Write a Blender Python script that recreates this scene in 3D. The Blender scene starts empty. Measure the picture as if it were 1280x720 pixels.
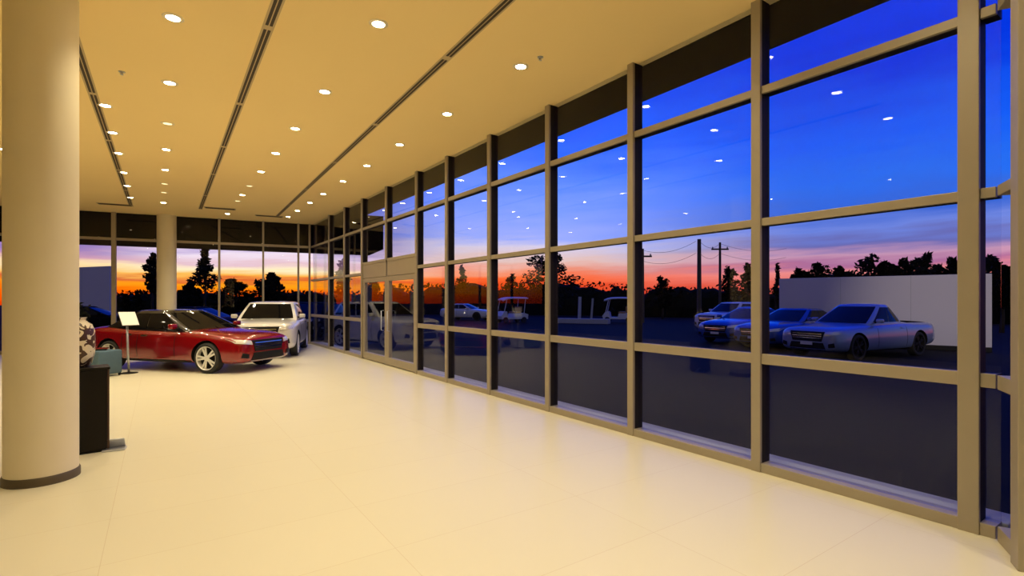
import bpy, bmesh, math, random
from mathutils import Vector, Matrix
from mathutils.bvhtree import BVHTree
PI = math.pi
rnd = random.Random(11)
scn = bpy.context.scene
COL = scn.collection

# ------------------------------------------------------------------ camera
FPX, EYE, HORIZON = 640.0, 1.6, 375.5
YAW = math.atan(442 / FPX)                       # camera turned to the right of +Y
SN, CS = math.sin(YAW), math.cos(YAW)
cd = bpy.data.cameras.new('camera'); cam = bpy.data.objects.new('camera', cd); COL.objects.link(cam)
cd.sensor_width = 36; cd.lens = 18; cd.shift_y = (HORIZON - 360) / 1280; cd.clip_end = 600
cam.location = (0, 0, EYE); cam.rotation_euler = (PI / 2, 0, -YAW)
scn.camera = cam

def at(px, depth, z=0.0):
    """A ground position on the bearing of picture column px at the given depth."""
    u = (px - 640) / FPX
    return Vector((depth * (u * CS + SN), depth * (-u * SN + CS), z))

# ------------------------------------------------------------------ materials
def s2l(c):
    return tuple((v / 12.92 if v <= .04045 else ((v + .055) / 1.055) ** 2.4) for v in (x / 255 for x in c))

def mat(name, color, rough=.5, metal=0., coat=0., spec=.5, noise=0., nscale=8., bump=0., emit=None, estr=0.):
    m = bpy.data.materials.new(name); m.use_nodes = True
    nt = m.node_tree; b = nt.nodes['Principled BSDF']
    b.inputs['Base Color'].default_value = (*color, 1)
    b.inputs['Roughness'].default_value = rough; b.inputs['Metallic'].default_value = metal
    b.inputs['Coat Weight'].default_value = coat; b.inputs['Coat Roughness'].default_value = .04
    b.inputs['Specular IOR Level'].default_value = spec
    if emit:
        b.inputs['Emission Color'].default_value = (*emit, 1); b.inputs['Emission Strength'].default_value = estr
    if noise or bump:
        tc = nt.nodes.new('ShaderNodeTexCoord'); n = nt.nodes.new('ShaderNodeTexNoise')
        n.inputs['Scale'].default_value = nscale; n.inputs['Detail'].default_value = 4
        nt.links.new(tc.outputs['Object'], n.inputs['Vector'])
        if noise:
            mx = nt.nodes.new('ShaderNodeMix'); mx.data_type = 'RGBA'
            mx.inputs[6].default_value = (*[c * (1 - noise) for c in color], 1)
            mx.inputs[7].default_value = (*[min(1, c * (1 + noise)) for c in color], 1)
            nt.links.new(n.outputs['Fac'], mx.inputs[0]); nt.links.new(mx.outputs[2], b.inputs['Base Color'])
        if bump:
            bp = nt.nodes.new('ShaderNodeBump'); bp.inputs['Strength'].default_value = bump; bp.inputs['Distance'].default_value = .02
            nt.links.new(n.outputs['Fac'], bp.inputs['Height']); nt.links.new(bp.outputs['Normal'], b.inputs['Normal'])
    return m

def glass_mat(name, tint=(.95, .97, 1.0), ior=1.30):
    m = bpy.data.materials.new(name); m.use_nodes = True
    nt = m.node_tree; nt.nodes.clear(); N = nt.nodes.new; L = nt.links.new
    out = N('ShaderNodeOutputMaterial'); mix = N('ShaderNodeMixShader'); tr = N('ShaderNodeBsdfTransparent'); gl = N('ShaderNodeBsdfGlossy')
    tr.inputs['Color'].default_value = (*tint, 1); gl.inputs['Roughness'].default_value = .0
    fr = N('ShaderNodeFresnel'); ge = N('ShaderNodeNewGeometry'); mr = N('ShaderNodeMapRange')
    mr.inputs['To Min'].default_value = ior; mr.inputs['To Max'].default_value = 1 / ior
    L(ge.outputs['Backfacing'], mr.inputs['Value']); L(mr.outputs['Result'], fr.inputs['IOR'])
    L(fr.outputs['Fac'], mix.inputs['Fac']); L(tr.outputs[0], mix.inputs[1]); L(gl.outputs[0], mix.inputs[2]); L(mix.outputs[0], out.inputs['Surface'])
    return m

def floor_mat():
    m = bpy.data.materials.new('floor_tile'); m.use_nodes = True
    nt = m.node_tree; b = nt.nodes['Principled BSDF']; N = nt.nodes.new; L = nt.links.new
    tc = N('ShaderNodeTexCoord'); mp = N('ShaderNodeMapping'); mp.inputs['Location'].default_value = (.29, .05, 0)
    br = N('ShaderNodeTexBrick'); br.offset = 0; br.squash = 1
    br.inputs['Scale'].default_value = 1; br.inputs['Brick Width'].default_value = 1.55; br.inputs['Row Height'].default_value = .8
    br.inputs['Mortar Size'].default_value = .0022; br.inputs['Mortar Smooth'].default_value = .2
    br.inputs['Color1'].default_value = (.745, .70, .525, 1); br.inputs['Color2'].default_value = (.755, .71, .535, 1); br.inputs['Mortar'].default_value = (.65, .57, .40, 1)
    no = N('ShaderNodeTexNoise'); no.inputs['Scale'].default_value = .6; no.inputs['Detail'].default_value = 5
    mx = N('ShaderNodeMix'); mx.data_type = 'RGBA'; mx.blend_type = 'MULTIPLY'; mx.inputs[0].default_value = .25
    cr = N('ShaderNodeValToRGB'); cr.color_ramp.elements[0].color = (.86, .84, .8, 1); cr.color_ramp.elements[1].color = (1, 1, 1, 1)
    L(tc.outputs['Object'], mp.inputs['Vector']); L(mp.outputs[0], br.inputs['Vector']); L(tc.outputs['Object'], no.inputs['Vector'])
    L(no.outputs['Fac'], cr.inputs[0]); L(br.outputs['Color'], mx.inputs[6]); L(cr.outputs[0], mx.inputs[7]); L(mx.outputs[2], b.inputs['Base Color'])
    b.inputs['Roughness'].default_value = .34; b.inputs['Specular IOR Level'].default_value = .35
    return m

M = {}
M['floor'] = floor_mat()
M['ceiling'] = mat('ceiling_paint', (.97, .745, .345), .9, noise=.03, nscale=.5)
M['plaster'] = mat('cream_plaster', (.80, .715, .51), .7, noise=.04, nscale=3)
M['wall'] = mat('wall_paint', (.055, .05, .045), .8, noise=.04, nscale=2)
M['mullion'] = mat('champagne_metal', (.37, .32, .235), .45, .2, noise=.05, nscale=5)
M['mullion_out'] = mat('dark_frame_body', (.018, .014, .010), .6, 0, spec=.2, noise=.1)  # near-black colour of the mullion and rail bodies behind the beige caps
M['glass'] = glass_mat('window_glass')
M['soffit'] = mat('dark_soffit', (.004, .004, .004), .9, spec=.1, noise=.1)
M['dark'] = mat('matt_black', (.010, .010, .010), .6, spec=.2, noise=.1)
M['rubber'] = mat('black_rubber', (.018, .018, .018), .75, bump=.1, nscale=40)
M['ring'] = mat('base_ring', (.10, .075, .04), .5, noise=.1)
M['slot'] = mat('slot_black', (.05, .035, .02), .7, noise=.1)
M['slotframe'] = mat('slot_frame', (.55, .42, .22), .6, noise=.05)
M['trimwhite'] = mat('downlight_trim', (.85, .75, .55), .4, noise=.02)
M['lens'] = mat('downlight_lens', (1, .9, .7), .4, emit=(1, .80, .50), estr=65)
M['asphalt'] = mat('asphalt', (.0075, .007, .009), .85, spec=.12, noise=.35, nscale=1.2, bump=.15)
M['concrete'] = mat('pale_concrete', (.5, .5, .5), .8, noise=.12, nscale=2)
M['outwall'] = mat('white_wall_panel', (.74, .70, .70), .75, noise=.05, nscale=.6)
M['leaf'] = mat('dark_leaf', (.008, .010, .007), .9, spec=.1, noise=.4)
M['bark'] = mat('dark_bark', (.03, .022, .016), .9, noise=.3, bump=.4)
M['polewood'] = mat('pole_wood', (.09, .07, .05), .85, noise=.25, nscale=6)
M['red'] = mat('red_paint', (.23, .001, .004), .22, .15, 1.0, noise=.02)
M['whitepaint'] = mat('white_paint', (.80, .78, .72), .3, 0, 1.0, noise=.02)
M['greypaint'] = mat('dark_grey_paint', (.05, .045, .04), .28, .5, 1.0, noise=.02)
M['blackpaint'] = mat('black_paint', (.008, .008, .009), .22, .1, 1.0, noise=.02)
M['silver_skytint'] = mat('silver_paint_sky_tint', (.28, .36, .58), .32, .35, 1.0, noise=.02)  # silver shifted blue, the sky's light on the hood put into the colour
M['dullblack'] = mat('dull_black_paint', (.004, .004, .004), .6, 0, 0, spec=.04, noise=.02)
M['skytint_paint'] = mat('dark_paint_sky_tint', (.03, .10, .42), .25, .3, 1.0, noise=.02)  # dark cars coloured blue, painting in the sky reflected on their hoods
M['carglass'] = mat('tinted_glass', (.004, .004, .005), .03, 0, 0, spec=.18, noise=.02)
M['chrome'] = mat('chrome', (.80, .80, .80), .12, 1., noise=.02)
M['alloy'] = mat('alloy_rim', (.80, .79, .76), .3, .25, noise=.03)
M['lamp'] = mat('headlamp_lens', (.75, .75, .72), .08, .3, 1., noise=.05, nscale=30)
M['taillamp'] = mat('tail_lamp', (.25, .005, .005), .15, 0, 1., noise=.05)
M['plate'] = mat('plate_white', (.7, .7, .68), .5, noise=.03)
M['paper'] = mat('white_card', (.88, .87, .82), .5, noise=.02)
M['bluefab'] = mat('blue_grey_fabric', (.075, .135, .19), .85, noise=.12, nscale=30, bump=.15)
M['steel'] = mat('brushed_steel', (.55, .57, .62), .35, .6, noise=.08)
M['blackwood'] = mat('black_laminate', (.008, .006, .004), .4, spec=.2, noise=.25, nscale=4)
M['woodedge'] = mat('dark_wood_edge', (.05, .02, .008), .4, noise=.2)
M['cartwhite'] = mat('cart_white', (.75, .76, .80), .4, noise=.03)
M['tan'] = mat('tan_vinyl', (.40, .20, .07), .6, noise=.08)

def jar_mat():
    m = bpy.data.materials.new('patterned_glaze'); m.use_nodes = True
    nt = m.node_tree; b = nt.nodes['Principled BSDF']; N = nt.nodes.new; L = nt.links.new
    tc = N('ShaderNodeTexCoord'); n = N('ShaderNodeTexNoise'); n.inputs['Scale'].default_value = 9; n.inputs['Detail'].default_value = 1.5; n.inputs['Distortion'].default_value = 1.4
    cr = N('ShaderNodeValToRGB'); cr.color_ramp.interpolation = 'CONSTANT'
    cr.color_ramp.elements[0].color = (.75, .66, .48, 1); cr.color_ramp.elements[1].position = .5; cr.color_ramp.elements[1].color = (.07, .03, .012, 1)
    L(tc.outputs['Object'], n.inputs['Vector']); L(n.outputs['Fac'], cr.inputs[0]); L(cr.outputs[0], b.inputs['Base Color'])
    b.inputs['Roughness'].default_value = .35
    return m
M['jar'] = jar_mat()

# ------------------------------------------------------------------ mesh helpers
def build(name, bm, material, parent=None, smooth=False, loc=None, recalc=True):
    if recalc: bmesh.ops.recalc_face_normals(bm, faces=bm.faces[:])
    me = bpy.data.meshes.new(name); bm.to_mesh(me); bm.free()
    for m in (material if isinstance(material, (list, tuple)) else [material]): me.materials.append(m)
    if smooth:
        for p in me.polygons: p.use_smooth = True
        if smooth != True: me.set_sharp_from_angle(angle=smooth)
    o = bpy.data.objects.new(name, me); COL.objects.link(o)
    if parent: o.parent = parent
    if loc is not None: o.location = loc
    return o

def box(bm, x0, x1, y0, y1, z0, z1, mtx=None, bevel=0):
    v = [bm.verts.new((x, y, z)) for x in (x0, x1) for y in (y0, y1) for z in (z0, z1)]
    fs = [bm.faces.new([v[i] for i in q]) for q in ((0, 1, 3, 2), (4, 6, 7, 5), (0, 4, 5, 1), (2, 3, 7, 6), (0, 2, 6, 4), (1, 5, 7, 3))]
    if bevel:
        es = list({e for f in fs for e in f.edges})
        r = bmesh.ops.bevel(bm, geom=es, offset=bevel, segments=2, affect='EDGES', profile=.5)
        v = list({q for f in r['faces'] for q in f.verts} | {q for q in v if q.is_valid})
    if mtx is not None:
        for q in v: q.co = mtx @ q.co
    return v

def bx(x0, x1, y0, y1, z0, z1, mtx=None, bevel=0):
    bm = bmesh.new(); box(bm, x0, x1, y0, y1, z0, z1, mtx, bevel); return bm

def lathe(bm, prof, n=32, mtx=None, cap=True):
    """prof: (r, z) list, revolved about z."""
    rings = []
    for r, z in prof:
        rings.append([bm.verts.new((r * math.cos(2 * PI * i / n), r * math.sin(2 * PI * i / n), z)) for i in range(n)])
    for a, b in zip(rings, rings[1:]):
        for i in range(n): bm.faces.new((a[i], a[(i + 1) % n], b[(i + 1) % n], b[i]))
    if cap:
        bm.faces.new(rings[0][::-1]); bm.faces.new(rings[-1])
    if mtx is not None:
        for rg in rings:
            for v in rg: v.co = mtx @ v.co

def tube(bm, pts, r, n=8, r_end=None):
    pts = [Vector(p) for p in pts]; rings = []
    for i, p in enumerate(pts):
        d = (pts[min(i + 1, len(pts) - 1)] - pts[max(i - 1, 0)]).normalized()
        a = d.orthogonal() if abs(d.z) > .99 else d.cross(Vector((0, 0, 1)))
        a.normalize(); b = d.cross(a)
        rr = r if r_end is None else r + (r_end - r) * i / (len(pts) - 1)
        rings.append([bm.verts.new(p + rr * (math.cos(2 * PI * k / n) * a + math.sin(2 * PI * k / n) * b)) for k in range(n)])
    for A, B in zip(rings, rings[1:]):
        for k in range(n): bm.faces.new((A[k], A[(k + 1) % n], B[(k + 1) % n], B[k]))
    bm.faces.new(rings[0][::-1]); bm.faces.new(rings[-1])

def thing(name, label, cat, loc=(0, 0, 0), rz=0, group=None):
    o = bpy.data.objects.new(name, None); COL.objects.link(o); o.empty_display_size = .2
    o.location = loc; o.rotation_euler = (0, 0, rz); tag(o, label, cat, group); return o

def tag(o, label, cat, group=None, kind=None):
    o['label'] = label; o['category'] = cat
    if group: o['group'] = group
    if kind: o['kind'] = kind
    return o

def struct(o, label=None, cat=None):
    o['kind'] = 'structure'
    if label: o['label'] = label
    if cat: o['category'] = cat
    return o

def copy_tree(o, parent=None):
    c = o.copy(); COL.objects.link(c)
    if parent: c.parent = parent
    for ch in o.children: copy_tree(ch, c)
    return c

# ------------------------------------------------------------------ the room
W = 4.60          # room face of the window wall's mullions
GX = W + .085      # glass line
ZC = 4.41         # ceiling height
YF0 = -6.0        # wall behind the camera
XL = -7.5         # left wall
BA, BB = Vector((XL, 21.6, 0)), Vector((W + .2, 19.72, 0))   # back wall line
bdir = (BB - BA).normalized(); bnrm = Vector((bdir.y, -bdir.x, 0))   # bnrm points into the room
def back_y(x): return BA.y + (x - BA.x) * bdir.y / bdir.x

def prism(bm, poly, z0, z1):
    a = [bm.verts.new((x, y, z0)) for x, y in poly]; b = [bm.verts.new((x, y, z1)) for x, y in poly]
    n = len(poly); bm.faces.new(a[::-1]); bm.faces.new(b)
    for i in range(n): bm.faces.new((a[i], a[(i + 1) % n], b[(i + 1) % n], b[i]))

RET = 0.95                                    # where the glass wall turns in
rd = Vector((-.89, -.455, 0))                 # direction of the short return
RP = Vector((W, RET, 0)) + rd * .33
room = [(XL, YF0), (RP.x + .2, YF0), (RP.x + .2, RP.y - .05), (GX + .1, RET), (GX + .1, back_y(GX + .1) + .1), (XL, back_y(XL) + .1)]
bm = bmesh.new(); prism(bm, room, -.12, 0)
struct(build('floor', bm, M['floor']), 'cream tiled showroom floor with thin joints', 'floor')
bm = bmesh.new(); prism(bm, room, ZC, ZC + .3)
struct(build('ceiling', bm, M['ceiling']), 'golden lit flat showroom ceiling with downlights and slots', 'ceiling')
struct(build('wall_left', bx(XL - .2, XL, YF0, back_y(XL), 0, ZC), M['wall']), 'plain left side wall of the showroom', 'wall')
struct(build('wall_near', bx(XL, RP.x + .2, YF0 - .2, YF0, 0, ZC), M['wall']), 'plain wall behind the camera', 'wall')
struct(build('wall_right', bx(RP.x + .05, RP.x + .25, YF0, RP.y - .05, 0, ZC), M['wall']), 'short wall beside the angled glass return', 'wall')

# --- window wall
R1, R2, R3 = 1.055, 2.33, 3.56
DOOR = (10.35, 12.15, 13.98)
mull_y = [1.12, 2.65, 4.20, 5.78, 7.37, 8.93, 10.35, 12.15, 13.98, 15.6, 17.3]
trim_no = [0]; win_no = [0]
def mullion(y, hw=.045, z0=0):
    trim_no[0] += 1
    o = build('trim_%d' % trim_no[0], bx(W, W + .035, -hw, hw, 0, ZC - z0, bevel=.004), M['mullion'], loc=(0, y, z0))
    struct(o)
    build('mullion_body', bx(W + .035, GX + .085, -hw + .004, hw - .004, 0, ZC - z0), M['mullion_out'], o)
for i, y in enumerate(mull_y):
    if i == 7: mullion(y, .045, 2.6)           # above the doors
    else: mullion(y, .058 if i == 0 else .045)

def rail(parent, y0, y1, z, hh, back=.02):
    build('window_rail', bx(W + back, W + back + .035, y0, y1, z - hh, z + hh, bevel=.004), M['mullion'], parent)
    build('rail_body', bx(W + back + .035, GX + .08, y0, y1, z - hh + .004, z + hh - .004), M['mullion_out'], parent)
def pane(parent, y0, y1, z0, z1):
    build('pane', bx(GX, GX + .012, y0, y1, z0, z1), M['glass'], parent)
edges = [(RET + .03, mull_y[0] - .058)] + [(mull_y[i] + (.058 if i == 0 else .045), mull_y[i + 1] - .045) for i in range(10)] + [(mull_y[10] + .045, back_y(GX) - .03)]
for i, (a, b) in enumerate(edges):
    win_no[0] += 1
    w = thing('window_%d' % win_no[0], None, None); del w['label'], w['category']; struct(w)
    zs = [.09, R1, R2, R3, ZC - .005]
    if i in (7, 8): zs = [2.6, R3, ZC - .005]
    for k in range(len(zs) - 1):
        pane(w, a - .01, b + .01, zs[k], zs[k + 1])
    for z in zs[:-1]:
        hh = .048 if z == R1 else .035
        if z == .09: build('sill', bx(W + .01, GX + .08, a, b, 0, .085, bevel=.004), M['mullion'], w)
        else: rail(w, a, b, z, hh)
    if i in (7, 8):
        build('header_panel', bx(W + .03, GX + .05, a, b, 2.2, 2.57, bevel=.004), M['mullion'], w)

# --- two glass doors
def door(n, y0, y1, hinge_left):
    d = thing('door_%d' % n, None, None); del d['label'], d['category']; struct(d)
    bm = bmesh.new(); x0, x1 = W + .03, GX + .04
    box(bm, x0, x1, y0, y0 + .13, .02, 2.19, bevel=.005); box(bm, x0, x1, y1 - .13, y1, .02, 2.19, bevel=.005)
    box(bm, x0, x1, y0 + .13, y1 - .13, .02, .2, bevel=.005); box(bm, x0, x1, y0 + .13, y1 - .13, 2.08, 2.19, bevel=.005)
    build('door_frame', bm, M['mullion'], d)
    build('pane', bx(GX - .02, GX - .008, y0 + .12, y1 - .12, .19, 2.09), M['glass'], d)
    bm = bmesh.new(); hy = y0 + .2 if hinge_left else y1 - .2
    tube(bm, [(x0, hy, .85), (x0 - .06, hy, .86), (x0 - .06, hy, 1.34), (x0, hy, 1.35)], .012)
    build('door_handle', bm, M['steel'], d, True)
door(1, DOOR[0] + .05, DOOR[1] - .005, False)
door(2, DOOR[1] + .005, DOOR[2] - .05, True)

# --- angled glass return at the right
w = thing('window_%d' % (win_no[0] + 1), None, None, (W, RET, 0), math.atan2(rd.y, rd.x)); del w['label'], w['category']; struct(w); win_no[0] += 1
for z, hh in ((.05, .05), (R1, .048), (R2, .035), (R3, .035)):
    build('window_rail', bx(.0, .33, -.02, .10, z - hh, z + hh, bevel=.004), M['mullion'], w)
for z0, z1 in ((.1, R1), (R1, R2), (R2, R3), (R3, ZC - .005)):
    build('pane', bx(0, .33, .07, .082, z0, z1), M['glass'], w)
trim_no[0] += 1
struct(build('trim_%d' % trim_no[0], bx(.33, .45, -.05, .2, 0, ZC, bevel=.004), M['mullion'], loc=(W, RET, 0)))
COL.objects[-1].rotation_euler = (0, 0, math.atan2(rd.y, rd.x))

# --- back wall: glazing with a transom, a column in its line
brz = math.atan2(bdir.y, bdir.x)
def on_back(px):
    """distance along the back wall where picture column px meets it"""
    r = at(px, 1.0); d = Vector((r.x, r.y))
    # solve r*k = BA + bdir*s
    den = d.x * bdir.y - d.y * bdir.x
    k = (BA.x * bdir.y - BA.y * bdir.x) / den
    return (Vector((d.x * k, d.y * k, 0)) - BA).dot(bdir)
L_b = (BB - BA).length
bm_px = [142, 274, 329, 373, 387]
bs = [on_back(p) for p in bm_px]; scol = on_back(208.5)
left_ext = [bs[0] - 2.1 * k for k in (1, 2)]
bys = sorted(left_ext + bs)
for s in bys:
    trim_no[0] += 1
    hw = .06 if abs(s - bs[0]) < .01 else .032
    o = struct(build('trim_%d' % trim_no[0], bx(-hw, hw, -.03, .1, 0, ZC, bevel=.004), M['mullion'], loc=BA + bdir * s)); o.rotation_euler.z = brz
cuts = [0.0] + sorted(bys + [scol]) + [L_b - .1]
for a, b in zip(cuts, cuts[1:]):
    if b - a < .15: continue
    win_no[0] += 1
    w = thing('window_%d' % win_no[0], None, None, BA, brz); del w['label'], w['category']; struct(w)
    for z, hh in ((.05, .05), (R3, .04)):
        build('window_rail', bx(a + .03, b - .03, -.015, .09, z - hh, z + hh, bevel=.004), M['mullion'], w)
    for z0, z1 in ((.1, R3), (R3, ZC - .005)):
        build('pane', bx(a + .02, b - .02, .04, .052, z0, z1), M['glass'], w)

# --- columns
def column(name, x, y, r, label):
    c = thing(name, label, 'column', (x, y, 0)); c['kind'] = 'structure'
    bm = bmesh.new(); lathe(bm, [(r, .07), (r, ZC)], 64); build('shaft', bm, M['plaster'], c, .6)
    bm = bmesh.new(); lathe(bm, [(r + .012, 0), (r + .012, .06), (r + .004, .075), (r - .01, .075)], 64); build('base_ring', bm, M['ring'], c, .6)
cdist, cang = 6.24, math.radians(-42.55) + YAW
column('column', cdist * math.sin(cang), cdist * math.cos(cang), .256, 'thick round cream column in the left foreground')
p = BA + bdir * scol + bnrm * .02
column('column', p.x, p.y, .275, 'slim round cream column standing in the far glass wall')

# ------------------------------------------------------------------ ceiling fittings
LD = bpy.data.lights.new('downlight_beam', 'SPOT')
LD.energy = 90; LD.color = (1, .86, .58); LD.spot_size = math.radians(124); LD.spot_blend = .9; LD.shadow_soft_size = .05
def make_downlight():
    t = thing('ceiling_downlight', 'x', 'downlight', (0, 0, ZC))
    bm = bmesh.new(); lathe(bm, [(.062, .0), (.062, -.008), (.085, -.008), (.095, -.003), (.095, .0)], 28, cap=False); build('trim_ring', bm, M['trimwhite'], t, .6)
    bm = bmesh.new(); lathe(bm, [(.064, -.002), (.055, -.006), (.02, -.008)], 28); build('lens', bm, M['lens'], t, True)
    lo = bpy.data.objects.new('bulb', LD); COL.objects.link(lo); lo.parent = t; lo.location = (0, 0, -.03)
    return t
ORD = 'first second third fourth fifth sixth seventh eighth ninth tenth'.split()
ROWS = [('nearest the windows', 3.58, [5.0, 6.9, 8.75, 10.5, 12.2, 13.95, 15.4, 17.0, 18.4]),
        ('left of the right ceiling slot', 1.84, [5.05, 7.1, 8.9, 10.6, 12.3, 14.0, 15.3, 16.3, 18.9]),
        ('left of the middle ceiling slot', .12, [6.1, 7.95, 9.8, 11.5, 13.3, 14.9, 16.1, 17.8]),
        ('beside the left ceiling slot', -.63, [9.4, 10.85, 12.3, 14.1, 15.7, 17.4])]
proto = None
M['lens_dim'] = mat('dimmed_lens', (1, .9, .7), .4, emit=(1, .75, .40), estr=1.6)
dim_mesh = None
DIM = {(1, 5), (1, 7), (2, 2), (2, 5), (2, 6)}      # lamps that glow only faintly
def put_light(x, y, label, group, dim=False):
    global proto, dim_mesh
    if proto is None: proto = make_downlight(); o = proto
    else: o = copy_tree(proto)
    o.location = (x, y, ZC); o['label'] = label; o['group'] = group
    if dim:
        for ch in list(o.children):
            if ch.type == 'LIGHT': bpy.data.objects.remove(ch)
            elif ch.name.startswith('lens'):
                if dim_mesh is None:
                    dim_mesh = ch.data.copy(); dim_mesh.materials.clear(); dim_mesh.materials.append(M['lens_dim'])
                ch.data = dim_mesh
for ri, (nm, x, ys) in enumerate(ROWS):
    for i, y in enumerate(ys):
        put_light(x, y, 'recessed downlight, %s from the camera in the row %s' % (ORD[i], nm), 'recessed ceiling downlights', (ri, i) in DIM)
for x in (3.58, 1.84, .12):
    for y in (3.2, 1.4, -.4, -2.4):
        put_light(x, y, 'recessed downlight in the ceiling above or behind the camera', 'downlights above and behind the camera')
for x in (-2.4, -4.6):
    for y in ((10.4, 13.2, 16.0) if x > -3 else (2.0, 4.8, 7.6, 10.4, 13.2, 16.0)):
        put_light(x, y, 'recessed downlight in the ceiling left of the thick column', 'downlights left of the thick column')

def slot(p0, p1, label, breaks):
    p0, p1 = Vector((*p0, ZC)), Vector((*p1, ZC)); d = p1 - p0; L = d.length
    t = thing('linear_diffuser', label, 'ceiling diffuser', p0, math.atan2(d.y, d.x), 'linear slots along the ceiling')
    build('frame', bx(0, L, -.055, .055, -.004, 0), M['slotframe'], t)
    c = [0] + [L * b for b in breaks] + [L]
    for a, b in zip(c, c[1:]):
        for y in (-.034, .006):
            build('slot', bx(a + .04, b - .06, y, y + .028, -.0065, -.003), M['slot'], t)
slot((2.62, 2.0), (3.26, 18.6), 'long dark double slot in the ceiling nearest the windows', [.2, .36, .52, .7, .85])
slot((.9, 3.0), (1.06, 18.4), 'long dark double slot along the middle of the ceiling', [.18, .34, .5, .66, .84])
slot((-.75, 6.5), (-.67, 18.8), 'dark double slot in the ceiling beside the thick column', [.2, .4, .6, .8])
for x, y, lb in ((1.55, 17.9, 'small dark ceiling grille between middle and right slots'), (3.03, 18.6, 'dark ceiling grille near the far right corner'), (-1.04, 18.9, 'dark ceiling grille near the far left glass wall')):
    t = thing('ceiling_vent', lb, 'vent', (x, y, ZC), brz)
    build('frame', bx(-.42, .42, -.12, .12, -.012, 0), M['slotframe'], t)
    bm = bmesh.new()
    for k in range(5): box(bm, -.39, .39, -.1 + k * .042, -.1 + k * .042 + .03, -.018, -.01)
    build('grille', bm, M['slot'], t)
for x, y, lb in ((3.63, 4.68, 'small sprinkler head in the ceiling near the windows'), (-.37, 7.9, 'small sprinkler head in the ceiling near the thick column')):
    t = thing('ceiling_sprinkler', lb, 'sprinkler', (x, y, ZC))
    bm = bmesh.new(); lathe(bm, [(.035, 0), (.033, -.008), (.012, -.01), (.012, -.03)], 20); build('escutcheon', bm, M['steel'], t, .6)
    bm = bmesh.new(); lathe(bm, [(.018, -.038), (.018, -.033), (.006, -.033), (.006, -.03)], 16); build('deflector', bm, M['steel'], t, .6)

# ------------------------------------------------------------------ cars
def apply_mods(o):
    dg = bpy.context.evaluated_depsgraph_get(); dg.update()
    me = bpy.data.meshes.new_from_object(o.evaluated_get(dg))
    o.modifiers.clear(); o.data = me

def lerp_st(st, x):
    for a, b in zip(st, st[1:]):
        if b[0] <= x <= a[0]:
            k = (a[0] - x) / max(1e-6, a[0] - b[0]); return [a[i] + (b[i] - a[i]) * k for i in range(len(a))]
    return st[0] if x > st[0][0] else st[-1]

SEDAN = dict(st=[(2.25, .62, .30, .66), (2.20, .78, .23, .755), (2.03, .86, .20, .825), (1.70, .895, .19, .88), (1.2, .905, .19, .925), (.75, .91, .19, .945), (0, .915, .19, .955),
                 (-.8, .915, .19, .975), (-1.4, .91, .2, .995), (-1.85, .875, .22, .995), (-2.2, .80, .28, .965), (-2.34, .60, .38, .86)],
             wb=1.375, r=.335, belt=(.92, -1.82, .80, .93), roof=(.02, -1.0, .575, 1.335), pillars=(-.02, -.93))
SUV = dict(st=[(2.12, .55, .36, .82), (2.07, .78, .28, .93), (1.9, .875, .24, .985), (1.55, .905, .22, 1.02), (1.1, .915, .22, 1.05), (.75, .92, .22, 1.07), (0, .925, .22, 1.07),
               (-.8, .925, .22, 1.08), (-1.4, .915, .24, 1.08), (-1.85, .88, .27, 1.07), (-2.05, .80, .32, 1.02), (-2.12, .62, .42, .92)],
           wb=1.28, r=.35, belt=(.98, -2.02, .82, 1.045), roof=(.25, -1.75, .63, 1.52), pillars=(.12, -.85))
UTE = dict(st=[(2.40, .66, .32, .74), (2.35, .81, .26, .83), (2.15, .885, .23, .895), (1.75, .905, .22, .92), (1.2, .92, .21, .97), (.8, .925, .21, 1.0), (0, .93, .21, 1.01),
               (-.6, .93, .21, 1.02), (-1.2, .93, .22, 1.02), (-1.8, .925, .25, 1.02), (-2.35, .90, .30, 1.01), (-2.55, .82, .36, .97)],
           wb=1.5, r=.36, belt=(1.0, -.95, .81, .98), roof=(.1, -.55, .60, 1.50), pillars=(0, -.5), bed=(-1.1, -2.42))
COUPE = dict(SEDAN); COUPE.update(belt=(.95, -2.0, .79, .92), roof=(-.05, -.85, .55, 1.34), pillars=(-.2, -1.1))

wheel_cache = {}
def make_wheel(r, rim_mat, parent):
    key = (r, rim_mat)
    if key in wheel_cache:
        src = wheel_cache[key]
        return copy_tree(src, parent)
    bm = bmesh.new()
    w = .105
    lathe(bm, [(r * .78, -w), (r * .9, -w * 1.02), (r * .975, -w * .85), (r, -w * .5), (r, w * .5), (r * .975, w * .85), (r * .9, w * 1.02), (r * .78, w)], 40, Matrix.Rotation(-PI / 2, 4, 'X'), cap=False)
    ty = build('wheel', bm, M['rubber'], parent, .6)
    bm = bmesh.new(); R = Matrix.Rotation(-PI / 2, 4, 'X')
    lathe(bm, [(r * .80, w * .98), (r * .765, w * 1.0), (r * .73, w * .9), (r * .71, w * .3), (r * .7, -w * .5)], 40, R, cap=False)
    # spokes: five double spokes and hub
    for k in range(5):
        for dk in (-.17, .17):
            a = 2 * PI * k / 5 + dk
            mtx = R @ Matrix.Rotation(a, 4, 'Z')
            box(bm, r * .12, r * .74, -r * .06, r * .06, w * .62, w * .86, mtx, .006)
    lathe(bm, [(.001, w * .6), (r * .19, w * .6), (r * .19, w * .85), (r * .13, w * .97), (.001, w * .97)], 24, R, cap=False)
    build('rim', bm, rim_mat, ty, .7)
    bm = bmesh.new(); lathe(bm, [(r * .71, 0), (r * .71, w * .1), (.01, w * .1)], 32, R); build('brake_disc', bm, M['dark'], ty)
    wheel_cache[key] = ty
    return ty

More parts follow.
